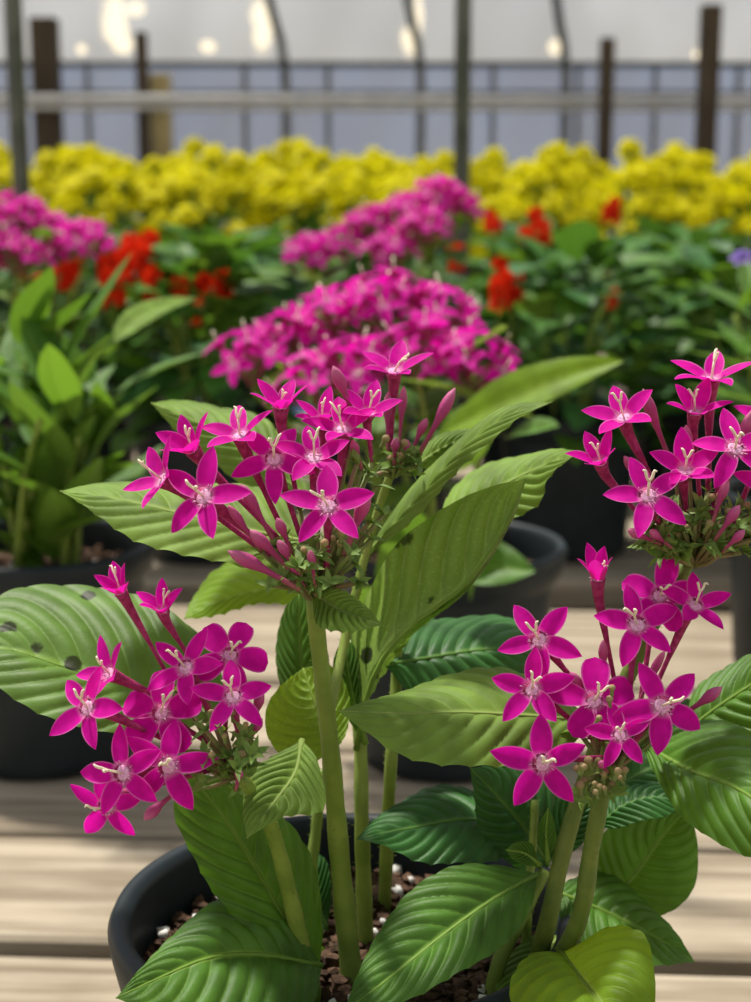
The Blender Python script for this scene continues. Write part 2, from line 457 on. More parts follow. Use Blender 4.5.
# pot: tapered nursery pot with rolled rim; origin at its foot
def pot_mesh(Rr=.085, h=.16):
    mb = MB(); rb = Rr*.76; ri = Rr-.0085
    prof = [(0, .004), (rb-.012, .004), (rb-.006, 0), (rb, .004), (rb+.002, .012), (Rr-.010, h-.030), (Rr-.0085, h-.024), (Rr-.003, h-.020),
            (Rr-.0008, h-.010), (Rr, h-.004), (Rr-.0015, h-.0008), (Rr-.004, h), (Rr-.007, h-.0010), (ri, h-.005), (ri-.001, h-.018), (rb-.004, .012), (0, .010)]
    lathe(mb, prof, 80)
    return mb.mesh('pot', [M['pot']])
POT = pot_mesh()
def soil_mesh(seed, chunks, Rr=.0755, z=SOILZ-BENCH, simple_=False):
    rnd = random.Random(seed); mb = MB(); nr, n = (14, 48) if not simple_ else (5, 24)
    vs = []; 
    for i in range(nr):
        r = Rr*i/(nr-1)
        for j in range(n):
            a = 2*math.pi*j/n; p = Vector((r*math.cos(a), r*math.sin(a), 0))
            p.z = z+noise.noise(p*120+Vector((seed, 0, 0)))*.003
            vs.append(p)
    fs = [(i*n+j, (i+1)*n+j, (i+1)*n+(j+1) % n, i*n+(j+1) % n) for i in range(nr-1) for j in range(n)]
    mb.add(vs, fs)
    pm = MB()
    for k in range(chunks):
        r = Rr*.97*math.sqrt(rnd.random()); a = rnd.uniform(0, 6.283)
        p = Vector((r*math.cos(a), r*math.sin(a), z+rnd.uniform(.0, .003)))
        if rnd.random() < .05: blob(pm, p+Vector((0, 0, .001)), rnd.uniform(.0013, .0036), rnd, 0, 6, 4, .35)
        else: blob(mb, p, rnd.uniform(.0015, .0042), rnd, 0, 5, 3, .5)
    return mb.mesh('soil', [M['soil']], smooth=False), pm.mesh('perlite', [M['perlite']])
SOIL_FAR = soil_mesh(3, 260, simple_=True)

def potted(name, x, y, label, cat, group=None, rz=0, soil=None, scale=1.0):
    t = empty(name, (x, y, BENCH), label, cat, group, rz)
    link('pot', POT, t)['label'] = 'black plastic nursery pot'
    s, p = soil or SOIL_FAR
    link('soil', s, t)
    q = link('perlite', p, t); q['kind'] = 'stuff'; q['label'] = 'white perlite grains in the soil'
    return t

# ------------------------------------------------------------------ THE FRONT PLANT
FX, FY = -.011, .522
ORG = Vector((FX, FY, BENCH))
front = potted('potted_pentas', FX, FY, 'sharp magenta star-flowered pentas in a black pot, nearest plant on the bench', 'potted plant', None, 0, soil_mesh(11, 1500))

def soilpt(px, py):
    d = (at(px, py, 1)-CAM); k = (SOILZ-CAM.z)/d.z
    return CAM+d*k
def stem(pts, r0, r1, mat='stem', parent=front, root=True):
    P = [at(*p) for p in pts]
    if root:
        s = soilpt(*root) if isinstance(root, tuple) else soilpt(pts[0][0], pts[0][1])
        dx, dy = s.x-FX, s.y-FY; q = math.hypot(dx, dy)
        if q > .066: s.x = FX+dx*.066/q; s.y = FY+dy*.066/q
        P = [s-Vector((0, 0, .006))]+P
    mb = MB(); n = 22; C_ = catmull(P, n)
    rad = [(r0+(r1-r0)*i/(n-1))*(1+.05*math.sin(i*1.7)) for i in range(n)]
    tube(mb, C_, rad, 10)
    # fine down along the stem
    rnd = random.Random(len(pts)+int(pts[0][0]))
    for k in range(110):
        i = rnd.randrange(1, n-1); t = (C_[i+1]-C_[i]).normalized(); X, Y = frame_for(t); a = rnd.uniform(0, 6.28)
        d = X*math.cos(a)+Y*math.sin(a); p = C_[i].lerp(C_[i+1], rnd.random())+d*rad[i]*.95
        tube(mb, [p, p+d*.0011+t*.0003], [.00014, .00005], 3, 0, False)
    return mb.build('stem', [M[mat]], parent, ORG)

stem([(340, 860, .545), (330, 745, .525), (318, 640, .512), (313, 590, .508)], .0042, .0027, root=(354, 985))
stem([(330, 745, .526), (326, 735, .526), (345, 640, .548), (372, 530, .555), (392, 470, .55)], .0018, .0015, root=None)
stem([(362, 830, .565), (360, 740, .565), (352, 640, .57)], .0034, .0022, root=(366, 945))
stem([(390, 780, .575), (396, 690, .58), (398, 600, .58)], .0028, .002, root=(384, 905))
stem([(292, 905, .53), (274, 835, .515), (258, 800, .505), (238, 775, .498)], .0034, .0022, root=(318, 1000))
stem([(575, 930, .525), (592, 845, .515), (606, 770, .508), (608, 740, .505)], .0034, .0026, 'stem_dark', root=(560, 985))
stem([(546, 930, .54), (566, 840, .535), (600, 740, .535), (650, 630, .53), (690, 560, .52)], .0034, .0024, 'stem_dark', root=(535, 975))
stem([(528, 900, .55), (533, 840, .552), (535, 800, .555)], .002, .0014, root=(525, 965))
stem([(500, 960, .545), (520, 920, .55), (545, 870, .555)], .003, .0022, root=(488, 1000))
stem([(312, 880, .59), (316, 830, .59), (322, 770, .59)], .0026, .002, root=(322, 930))

def PL(*a, **k): return px_leaf(front, ORG, *a, **k)
# left side
PL((228, 702, .545), (-30, 648, .545), [(150, 693), (66, 668), (10, 650)], [(212, 650), (165, 612), (120, 592), (70, 583), (20, 588), (-15, 610)], [(190, 728), (136, 735), (80, 733), (44, 719), (10, 695), (-18, 672)],
   dl=.035, dr=-.02, mat='leaf_spot', label='broad leaf with a few dark spots')
PL((318, 545, .535), (60, 491, .55), [(230, 527), (150, 507), (100, 497)], [(280, 500), (220, 486), (150, 483), (100, 486)], [(275, 570), (225, 563), (180, 559), (140, 547), (100, 517)], dl=.03, dr=-.02, mat='leaf_pale')
PL((310, 500, .62), (151, 403, .63), [(260, 462), (215, 432)], [(270, 425), (215, 406), (180, 402)], [(250, 490), (200, 455), (170, 425)], dl=.03, mat='leaf_pale')
PL((325, 588, .64), (184, 619, .62), [(290, 588), (230, 600)], [(290, 565), (245, 560), (212, 572), (195, 597)], [(295, 604), (245, 610), (205, 618)], dl=.03, dr=-.01, mat='leaf_young')
PL((333, 752, .535), (303, 668, .56), [(326, 730), (314, 700)], [(300, 765), (270, 740), (266, 710), (280, 685)], [(347, 730), (349, 692), (330, 665)], dl=.0, dr=.01, mat='leaf_young', under=True, label='lime young leaf lit from behind')
PL((302, 740, .518), (247, 838, .485), [(296, 772), (275, 802)], [(270, 760), (247, 782), (243, 812)], [(318, 762), (324, 812), (284, 818)], dl=.006, dr=-.004, mat='leaf_pale')
PL((318, 975, .545), (186, 770, .515), [(296, 940), (262, 880), (222, 815)], [(270, 958), (222, 905), (198, 866), (172, 812)], [(322, 925), (315, 870), (285, 822), (235, 785)], dl=-.012, dr=.02, mat='leaf')
PL((322, 966, .535), (116, 998, .485), [(262, 955), (210, 958), (160, 978)], [(290, 918), (250, 903), (215, 902), (175, 932), (145, 965)], [(305, 1020), (235, 1040), (170, 1022)], dl=.02, dr=-.02, mat='leaf')
# centre
PL((356, 750, .562), (526, 479, .535), [(366, 700), (382, 660), (412, 626), (466, 584), (507, 524)], [(352, 700), (353, 640), (371, 588), (397, 543), (448, 505), (490, 487)],
   [(366, 708, .565), (390, 670, .575), (418, 633, .566), (469, 588, .552), (509, 526, .545)], dl=.012, mat='leaf_spot', under=True, quilt=.0026, label='twisted leaf with dark spots, underside showing')
PL((356, 566, .56), (552, 402, .53), [(415, 505), (468, 448), (510, 417)], [(408, 497), (462, 440), (505, 409)], [(422, 514), (476, 458), (516, 421)], dl=.02, dr=-.01, mat='leaf_pale')
PL((438, 522, .60), (580, 451, .57), [(485, 495), (535, 470)], [(452, 492), (490, 466), (540, 452)], [(478, 532), (510, 525), (540, 506), (549, 478)], dl=.03, dr=-.01, mat='leaf_pale')
PL((410, 472, .57), (491, 432, .56), [(445, 448)], [(435, 440), (465, 430)], [(440, 464), (472, 446)], dl=.01, mat='leaf_pale')
PL((385, 665, .575), (536, 652, .595), [(430, 658), (485, 650)], [(405, 630), (444, 620), (490, 614), (520, 625)], [(415, 700), (450, 715), (505, 695)], dl=.04, dr=-.01, mat='leaf_dark')  # deep green puts this blade's shade into its colour
PL((590, 722, .525), (338, 711, .487), [(520, 716), (460, 713), (400, 714)], [(556, 690), (500, 672), (440, 678), (390, 696)], [(568, 748), (515, 768), (460, 770), (405, 757), (362, 730)], dl=.035, dr=-.015, mat='leaf_pale')
PL((522, 834, .565), (356, 839, .535), [(470, 820), (415, 828)], [(500, 806), (460, 791), (425, 790), (388, 810)], [(502, 858), (460, 867), (425, 865), (385, 847)], dl=.03, dr=-.015, mat='leaf_dark')
PL((538, 874, .54), (344, 1012, .488), [(490, 902), (440, 938), (390, 978)], [(500, 866), (455, 868), (410, 893), (380, 930), (358, 975)], [(528, 915), (494, 955), (450, 980), (398, 1004)], dl=.015, dr=-.012, mat='leaf')
PL((548, 866, .56), (470, 768, .55), [(525, 830), (495, 795)], [(515, 868), (482, 836), (473, 800)], [(568, 830), (556, 790), (512, 765)], dl=-.005, dr=.015, mat='leaf_dark')
PL((296, 735, .575), (299, 592, .58), [(303, 690), (300, 640)], [(282, 690), (276, 650), (284, 612)], [(330, 690), (326, 640), (314, 608)], dl=.005, mat='leaf')
PL((312, 594, .50), (382, 625, .49), [(345, 613)], [(335, 590), (362, 604)], [(318, 628), (348, 634)], dl=.004, dr=-.01, mat='leaf_pale')
PL((366, 745, .56), (343, 636, .565), [(352, 690)], [(340, 705), (333, 665)], [(366, 695), (360, 655)], mat='leaf')
PL((348, 952, .58), (300, 968, .575), [(322, 957)], [(330, 943), (310, 952)], [(335, 968), (312, 975)], dl=.01, mat='leaf_young')
PL((326, 930, .59), (305, 850, .60), [(316, 890)], [(303, 905), (298, 870)], [(332, 895), (326, 860)], mat='leaf_dark')
PL((562, 935, .56), (492, 1015, .53), [(528, 970)], [(530, 938), (500, 970)], [(560, 975), (525, 1008)], dl=.01, mat='leaf_pale')
# right side
PL((560, 951, .53), (625, 1045, .47), [(578, 975), (600, 1003)], [(530, 958), (510, 995), (530, 1030), (575, 1045)], [(580, 945), (612, 926), (644, 937), (655, 975), (652, 1015)], dl=-.01, dr=.01, mat='leaf_young')
PL((556, 892, .565), (695, 962, .55), [(605, 912), (655, 938)], [(570, 880), (600, 875), (630, 889), (662, 918)], [(568, 948), (610, 966), (660, 966)], dl=.02, dr=-.02, mat='leaf')
PL((600, 912, .58), (690, 806, .575), [(630, 880), (660, 838)], [(593, 872), (604, 832), (640, 814)], [(658, 916), (692, 890), (698, 850)], dl=.0, dr=-.005, mat='leaf')
PL((640, 742, .535), (805, 838, .45), [(688, 770), (740, 790)], [(672, 730), (715, 722), (760, 740), (795, 790)], [(658, 780), (682, 818), (716, 843), (752, 858), (788, 858)], dl=.02, dr=-.012, mat='leaf')
PL((682, 738, .55), (805, 655, .53), [(712, 712), (760, 680)], [(695, 695), (722, 672), (760, 650)], [(712, 750), (760, 738), (795, 700)], dl=.02, dr=-.01, mat='leaf')
PL((596, 830, .555), (682, 803, .55), [(622, 808), (652, 798)], [(604, 800), (624, 784), (660, 785)], [(622, 828), (650, 823), (670, 815)], dl=.02, dr=-.01, mat='leaf_dark')
PL((590, 806, .565), (705, 755, .575), [(630, 780), (670, 762)], [(600, 755), (645, 728), (690, 735)], [(622, 806), (665, 796), (695, 778)], dl=.02, dr=-.01, mat='leaf_dark')
PL((545, 860, .545), (600, 790, .55), [(560, 835)], [(540, 830), (560, 800)], [(575, 850), (596, 820)], mat='leaf_dark')
PL((540, 865, .535), (506, 850, .52), [(523, 853)], [(530, 843), (515, 842)], [(530, 866), (515, 862)], mat='leaf')
PL((548, 862, .535), (548, 808, .53), [(546, 835)], [(538, 842), (540, 822)], [(556, 842), (554, 820)], mat='leaf')
# far-side leaves of the crown that fill the plant from behind
PL((520, 760, .585), (430, 690, .60), [(475, 722)], [(480, 760), (440, 725)], [(510, 720), (465, 690)], mat='leaf_dark')
PL((610, 760, .57), (700, 700, .60), [(655, 728)], [(620, 725), (665, 700)], [(655, 755), (695, 728)], mat='leaf_dark')

# ---- flower clusters
def cluster(name_label, S, fl, buds, tufts, d, seed, green=()):
    """S stem top (px,py,d); fl: (cx,cy,R,ax,ay,cup,roll,bx,by,dd[,pw]); buds: (tx,ty,bx,by,r,dd); tufts: (x,y,dd,count)"""
    rnd = random.Random(seed)
    mb = MB(); Sp = at(*S)
    def ped(b, r=.0009):
        mid = Sp.lerp(b, .5)-Vector((0, 0, .0015))
        tube(mb, catmull([Sp, mid, b], 7), [r*1.2, r*1.1, r, r, r, r*.95, r*.95], 6, 1)
        sepals(mb, b-(b-Sp).normalized()*.0012, (b-Sp).normalized() if (b-Sp).length > 1e-5 else Vector((0, 0, 1)), 5, .0042, .0007, rnd, 0, (.3, .9))
    parts = []
    for f in fl:
        cx, cy, Rp, ax, ay, cup, roll, bx, by, dd = f[:10]; pw = f[10] if len(f) > 10 else .95
        O = at(cx, cy, d+dd); B = at(bx, by, d+dd*.6+.008)
        parts.append((O, facing(ax, ay), Rp*1.13/FPX*(d+dd), cup+(16 if ay > .6 else 0), roll+180, B, pw)); ped(B)
    bl = []
    for tx, ty, bx, by, r, dd in buds:
        bl.append((at(tx, ty, d+dd-.002), at(bx, by, d+dd+.003), r*.82)); ped(bl[-1][1], .0007)
    for x, y, dd, n in tufts:
        p = at(x, y, d+dd); D = (p-Sp); D = D.normalized() if D.length > .001 else Vector((0, 0, 1))
        D = (D+Vector((0, -.25, .5))).normalized()
        tube(mb, [Sp, Sp.lerp(p, .5)+Vector((0, 0, .001)), p], [.0011, .0009, .0008], 5, 1)
        sepals(mb, p, D, max(3, n-2), .0062, .00125, rnd, 0, (.35, 1.5))
    o = mb.build('flower_cluster', [M['sepal'], M['pedicel']], front, ORG)
    o['label'] = name_label
    for O, F, sz, cup, roll, B, pw in parts:
        floret_mb(O, F, sz, cup, roll, B, rnd, pw, wide=.268 if pw > .6 else .285).build('floret', FLORET(), o, ORG)
    for t, b, r in bl:
        bud_mb(t, b, r).build('bud', [M['bud']], o, ORG)
    for x, y, dd, ln in green:
        p = at(x, y, d+dd); q = p+(UP*.8+RIGHT*rnd.uniform(-.6, .6)-FWD*.3).normalized()*ln
        bud_mb(q, p, ln*.30, slim=.5).build('bud', [M['bud_green']], o, ORG)['label'] = 'tiny green unopened bud'
    return o

rg = random.Random(5)
def scat(x0, x1, y0, y1, n, d0=-.01, d1=.015, cnt=(5, 9)):
    return [(rg.uniform(x0, x1), rg.uniform(y0, y1), rg.uniform(d0, d1), rg.randint(*cnt)) for _ in range(n)]
def scg(x0, x1, y0, y1, n, d0=-.012, d1=.012):
    return [(rg.uniform(x0, x1), rg.uniform(y0, y1), rg.uniform(d0, d1), rg.uniform(.0035, .0058)) for _ in range(n)]

cluster('large magenta flower head of the central stem', (316, 598, .508),
 [(328, 506, 45, .0, .36, 5, 90, 326, 572, -.016), (204, 497, 48, -.33, .28, 8, 84, 284, 562, -.012), (274, 459, 42, -.1, .33, 2, 60, 300, 535, .0),
  (314, 458, 40, .02, .60, 22, 95, 312, 530, .0), (240, 436, 42, -.25, .78, 15, 45, 285, 535, .004), (281, 408, 38, .0, .92, 28, 90, 300, 510, .012),
  (163, 480, 42, -.72, .45, 30, 80, 270, 556, -.004), (193, 450, 40, -.5, .65, 35, 60, 280, 540, .006), (343, 430, 40, .0, .72, 12, 30, 335, 530, .01),
  (368, 414, 36, .12, .78, 22, 60, 372, 462, .014), (322, 420, 34, -.1, .82, 25, 20, 318, 520, .018)],
 [(369, 492, 344, 556, .0030, -.012), (228, 551, 300, 590, .0031, -.016), (241, 484, 276, 545, .0027, -.008), (228, 505, 262, 552, .0021, -.008),
  (250, 530, 292, 572, .0027, -.014), (278, 540, 300, 575, .0022, -.014), (290, 560, 306, 588, .0018, -.012), (277, 518, 292, 555, .0022, -.01), (333, 366, 356, 420, .0028, .012),
  (310, 550, 315, 585, .0018, -.014), (352, 440, 362, 470, .002, .01)],
 scat(268, 362, 535, 588, 26, -.014, .012, (6, 8))+scat(340, 385, 460, 540, 10, .0, .015, (4, 7)), .498, 1, scg(285, 350, 530, 578, 14))
cluster('small magenta flower head above the central one', (392, 476, .548),
 [(394, 372, 40, .0, .80, 12, 20, 390, 452, .0)],
 [(404, 386, 399, 448, .0021, .0), (455, 388, 418, 456, .0029, -.004), (427, 418, 410, 456, .0022, -.002), (388, 392, 388, 455, .0024, .004), (396, 438, 394, 466, .0021, -.005), (408, 440, 400, 468, .002, -.004)],
 scat(365, 420, 452, 478, 12, -.008, .008, (4, 7)), .545, 2, scg(372, 415, 445, 468, 7))
cluster('magenta flower head low on the left', (238, 776, .498),
 [(121, 592, 32, -.3, .75, 42, 60, 176, 690, .006), (163, 611, 33, -.15, .78, 40, 30, 196, 668, .004), (110, 674, 38, -.6, .42, 30, 60, 190, 712, .0),
  (88, 708, 44, -.5, .25, 10, 84, 185, 748, -.006), (186, 668, 40, -.25, .42, 12, 75, 215, 725, -.002), (230, 655, 38, .08, .22, 0, 60, 225, 730, .004, .5),
  (233, 697, 40, .08, .46, 8, 92, 243, 762, -.008), (161, 713, 42, .0, .25, 0, 85, 220, 750, .002, .5), (168, 766, 46, -.1, .05, 0, 80, 225, 762, -.010),
  (123, 773, 45, -.28, .2, 6, 108, 215, 762, -.012), (107, 806, 40, -.2, -.3, 0, 20, 210, 770, -.002)],
 [(144, 820, 180, 790, .0026, -.004), (262, 690, 250, 735, .0022, .002), (262, 718, 248, 745, .002, .0), (240, 770, 236, 790, .0018, -.012)],
 scat(205, 258, 722, 785, 18, -.014, .01, (5, 8)), .49, 3, scg(205, 255, 715, 775, 10))
cluster('magenta flower head low on the right', (606, 775, .508),
 [(539, 640, 42, -.25, .2, 5, 60, 590, 700, -.002), (532, 689, 42, -.3, .18, 5, 95, 592, 738, -.006), (594, 701, 42, .0, .2, 0, 90, 602, 745, -.004, .5),
  (620, 735, 33, .05, .32, 5, 95, 612, 765, -.014), (662, 706, 48, .1, .22, 4, 115, 625, 755, -.010), (542, 763, 47, -.15, -.05, 0, 95, 602, 758, -.012),
  (637, 625, 44, .0, .45, 5, 100, 628, 715, -.002), (660, 596, 40, .05, .35, 2, 75, 640, 705, .01, .55), (695, 606, 38, .25, .6, 20, 75, 645, 710, .006), (598, 579, 36, -.1, .88, 55, 60, 618, 700, .008)],
 [(603, 640, 605, 690, .0021, .002), (722, 687, 680, 716, .0026, .004), (601, 762, 608, 772, .0018, -.01), (570, 672, 596, 708, .0024, .0), (665, 650, 635, 712, .002, .006)],
 scat(578, 660, 700, 765, 20, .002, .016, (5, 8))+scat(580, 622, 775, 800, 7, -.004, .006, (3, 5)), .50, 4, scg(578, 625, 768, 800, 18, -.014, 0)+scg(590, 660, 690, 740, 6))
cluster('magenta flower head at the right edge', (694, 566, .518),
 [(648, 496, 44, -.1, .36, 6, 110, 674, 548, -.014), (685, 471, 40, .0, .64, 18, 95, 688, 530, -.004), (624, 418, 40, -.3, .68, 15, 45, 668, 510, .0),
  (601, 463, 36, -.35, .75, 35, 70, 652, 530, -.002), (695, 413, 36, .0, .78, 28, 60, 700, 500, .006), (711, 380, 44, .0, .92, 15, 90, 708, 490, .012),
  (735, 449, 44, .1, .5, 8, 95, 702, 542, -.01), (775, 430, 42, .3, .6, 15, 60, 730, 530, .004), (772, 492, 42, .35, .4, 10, 80, 728, 545, -.006)],
 [(643, 389, 672, 465, .0028, .008), (686, 425, 690, 480, .0026, .004), (752, 410, 722, 500, .0028, .002), (624, 456, 655, 495, .0024, .0), (628, 530, 662, 545, .0022, -.012), (650, 530, 672, 548, .002, -.012),
  (740, 505, 715, 540, .0024, -.012), (728, 480, 712, 525, .0022, -.012), (745, 530, 722, 552, .002, -.012)],
 scat(645, 760, 508, 558, 66, -.010, .014, (7, 10)), .51, 5, scg(660, 750, 505, 545, 26, -.008, .01))

# ------------------------------------------------------------------ generic pentas for the rows behind
def floret_generic(seed, cup):
    return floret_mb(Vector((0, 0, 0)), Vector((0, 0, 1)), 1.0, cup, 0, None, random.Random(seed), hi=False, recurve=-18).mesh('floret', FLORET())
FG = [floret_generic(i, c) for i, c in enumerate((5, 14, 28))]
def head_green(seed, rad, n):
    rnd = random.Random(seed); mb = MB()
    for k in range(n):
        a = rnd.uniform(0, 6.28); e = math.acos(rnd.uniform(.1, 1))
        d = Vector((math.sin(e)*math.cos(a), math.sin(e)*math.sin(a), math.cos(e)))
        p = d*rad*rnd.uniform(.3, .6)
        tube(mb, [Vector((0, 0, -rad*.5)), p], [.0012, .0009], 4, 1)
        sepals(mb, p, d, 4, .006, .001, rnd, 0, (.3, 1.2))
    return mb.mesh('flower_cluster', [M['sepal'], M['pedicel']])
HG = [head_green(i, .022, 14) for i in range(3)]
BG = bud_mb(Vector((0, 0, 1)), Vector((0, 0, 0)), .16).mesh('bud', [M['bud']])

def rot_to(d):
    return Vector((0, 0, 1)).rotation_difference(d).to_matrix().to_4x4()
def sc4(s): return Matrix.Diagonal((s, s, s, 1))

def make_leaf_meshes(mats, n, l, w, base, curl=(.15, .5)):
    out = []
    for i in range(n):
        mt = mats[i % len(mats)]
        out.append(leaf_mesh('leaf', l, w, random.uniform(*curl), mt, seed=base+i).mesh('leaf', [M[mt]]))
    return out
LP = make_leaf_meshes(['leaf', 'leaf', 'leaf_pale', 'leaf_young'], 8, 1.0, .36, 20)   # unit-length leaves, scaled per copy
LQ = make_leaf_meshes(['leaf', 'leaf_far_light', 'leaf'], 6, 1.0, .31, 50, (.0, .25))

def leaf_dir(az, el, roll=0):
    return Matrix.Rotation(az, 4, 'Z') @ Matrix.Rotation(-el, 4, 'Y') @ Matrix.Rotation(roll, 4, 'X')

def pentas(root, heads, seed, flor=11, size=.0125, leaves=16, leafset=LP, llen=(.06, .10), hero=True, nodes=(.25, .95), per=None, el=(.0, .7)):
    """heads: world points of the flower heads"""
    rnd = random.Random(seed); o = Vector(root.location)
    for k, h in enumerate(heads):
        h = h-o
        b = Vector((h.x*.3+rnd.uniform(-.02, .02), h.y*.3+rnd.uniform(-.02, .02), SOILZ-BENCH-.004))
        if math.hypot(b.x, b.y) > .06: b.x *= .06/math.hypot(b.x, b.y); b.y *= .06/math.hypot(b.x, b.y)
        P = catmull([b, b.lerp(h, .5)+Vector((0, 0, .015)), h-Vector((0, 0, .012))], 10)
        mb = MB(); tube(mb, P, [.0032-.0012*i/9 for i in range(10)], 6); mb.build('stem', [M['stem']], root)
        n = flor if per is None else per[k]
        if n:
            c = link('flower_cluster', HG[k % 3], root, Matrix.Translation(h) @ Matrix.Rotation(rnd.uniform(0, 6), 4, 'Z'))
            for i in range(n):
                e = math.acos(1-(i+.5)/n*.85); a = i*2.4+rnd.uniform(-.3, .3)
                d = Vector((math.sin(e)*math.cos(a), math.sin(e)*math.sin(a), math.cos(e)))
                p = d*.030*rnd.uniform(.85, 1.1); s = size*1.32*rnd.uniform(.85, 1.15)
                dd = (d+Vector((0, 0, .35))).normalized()
                if hero: link('floret', FG[rnd.randrange(3)], c, Matrix.Translation(p) @ rot_to(dd) @ Matrix.Rotation(rnd.uniform(0, 6), 4, 'Z') @ sc4(s))
            for i in range(3 if hero else 0):
                a = rnd.uniform(0, 6.28); d = Vector((math.cos(a)*.8, math.sin(a)*.8, .6)).normalized()
                link('bud', BG, c, Matrix.Translation(d*.012) @ rot_to(d) @ sc4(.018))
    for i in range(leaves):
        h = heads[i % len(heads)]-o; t = rnd.uniform(*nodes)
        b = Vector((h.x*.3, h.y*.3, SOILZ-BENCH)).lerp(h, t)
        az = i*2.4+rnd.uniform(-.4, .4); s = rnd.uniform(*llen)
        link('leaf', leafset[rnd.randrange(len(leafset))], root, Matrix.Translation(b) @ leaf_dir(az, rnd.uniform(*el)) @ sc4(s))

# centre pentas just behind the front plant
mid = potted('potted_pentas', .052, 1.085, 'blurred magenta pentas in a black pot directly behind the front plant', 'potted plant', None, 0)
hp = [(252, 345, 1.10), (292, 328, 1.12), (335, 305, 1.12), (385, 288, 1.10), (435, 302, 1.10), (352, 352, 1.05), (420, 338, 1.06), (472, 350, 1.05), (318, 372, 1.04)]
pentas(mid, [at(*h)-Vector((0, 0, .02)) for h in hp], 3, 11, .0130, 26, LP, per=[8, 9, 9, 10, 10, 9, 9, 9, 7])
def extra_leaf(root, b, t, w, mat, roll=0.0):
    """one leaf between two points"""
    a, c = at(*b), at(*t); d = c-a; l = d.length
    me = leaf_mesh('leaf', l, w, .12, mat, seed=int(b[0])).mesh('leaf', [M[mat]])
    az = math.atan2(d.y, d.x); el = math.asin(d.z/l)
    link('leaf', me, root, Matrix.Translation(a-Vector(root.location)) @ leaf_dir(az, el+.07, roll))
extra_leaf(mid, (445, 424, .98), (626, 374, .93), .034, 'leaf_young', .9)
extra_leaf(mid, (505, 440, 1.05), (560, 425, 1.0), .03, 'leaf', .4)
extra_leaf(mid, (455, 560, 1.0), (535, 572, .97), .034, 'leaf', .8)
extra_leaf(mid, (430, 590, 1.02), (475, 545, .98), .03, 'leaf', .8)
extra_leaf(mid, (420, 610, 1.02), (372, 545, .97), .034, 'leaf', .8)
extra_leaf(mid, (425, 560, 1.02), (392, 505, .97), .03, 'leaf', .6)
extra_leaf(mid, (445, 470, 1.0), (498, 400, 1.02), .034, 'leaf_young', .6)
extra_leaf(mid, (470, 600, 1.0), (495, 520, .98), .03, 'leaf', .6)
extra_leaf(mid, (400, 640, 1.02), (352, 590, .97), .034, 'leaf', .8)
extra_leaf(mid, (505, 330, 1.05), (465, 352, 1.02), .02, 'leaf_pale', .5)

# left leafy one
lf = potted('potted_pentas', -.243, 1.09, 'leafy green pentas without open flowers in the black pot at the left edge', 'potted plant', None, 0)
hl = [(-20, 345, 1.08), (25, 340, 1.10), (60, 365, 1.07), (92, 378, 1.10), (115, 392, 1.12), (40, 400, 1.03), (78, 420, 1.05), (10, 380, 1.15)]
pentas(lf, [at(*h) for h in hl], 9, 0, .01, 98, LQ, (.055, .10), nodes=(.02, 1.0), el=(.35, 1.15))
extra_leaf(lf, (120, 345, 1.1), (198, 296, 1.25), .02, 'leaf_pale', .4)

# right edge pot
rt = potted('potted_pentas', .372, 1.27, 'bright green leafy plant in the black pot at the right edge', 'potted plant', None, 0)
hr = [(735, 300, 1.28), (760, 280, 1.3), (790, 320, 1.3), (748, 345, 1.25), (765, 400, 1.2), (800, 300, 1.35)]
pentas(rt, [at(*h) for h in hr], 21, 0, .01, 46, LQ, (.05, .085), nodes=(.35, 1.0))
lav = MB()
for i in range(9):
    a = i*2.4; d = Vector((math.sin(1.1*i/9)*math.cos(a), math.sin(1.1*i/9)*math.sin(a), math.cos(1.1*i/9)))
    X, Y = frame_for(d)
    for k in range(5): petal(lav, d*.010, d, X, Y, k*1.257, .001, .008, .003, .2, -.2, .6, 0, 4, 1)
tube(lav, [Vector((0, 0, -.05)), Vector((0, 0, .008))], [.0012, .001], 5, 1)
link('flower_head', lav.mesh('flower_head', [M['petal_lavender'], M['stem']]), rt, Matrix.Translation(at(743, 266, 1.3)-Vector(rt.location)))['label'] = 'small lavender flower head'

# farther pentas
far = potted('potted_pentas', .012, 1.73, 'magenta pentas in the middle distance below the centre steel post', 'potted plant', None, 0)
hf = [(312, 240, 1.72), (345, 228, 1.75), (372, 210, 1.74), (405, 197, 1.74), (440, 183, 1.75), (425, 214, 1.70), (392, 236, 1.70), (455, 195, 1.78)]
pentas(far, [at(*h)-Vector((0, 0, .025)) for h in hf], 31, 11, .0135, 34, LP, (.06, .09))
pk = potted('potted_pentas', -.40, 1.66, 'blurred magenta pentas at the left edge above the leafy green one', 'potted plant', None, 0)
hk = [(-15, 205, 1.62), (20, 200, 1.66), (48, 218, 1.66), (85, 226, 1.62), (15, 240, 1.58), (-30, 225, 1.6), (62, 232, 1.7)]
pentas(pk, [at(*h)-Vector((0, 0, .025)) for h in hk], 41, 11, .0135, 30, LP, (.06, .09))

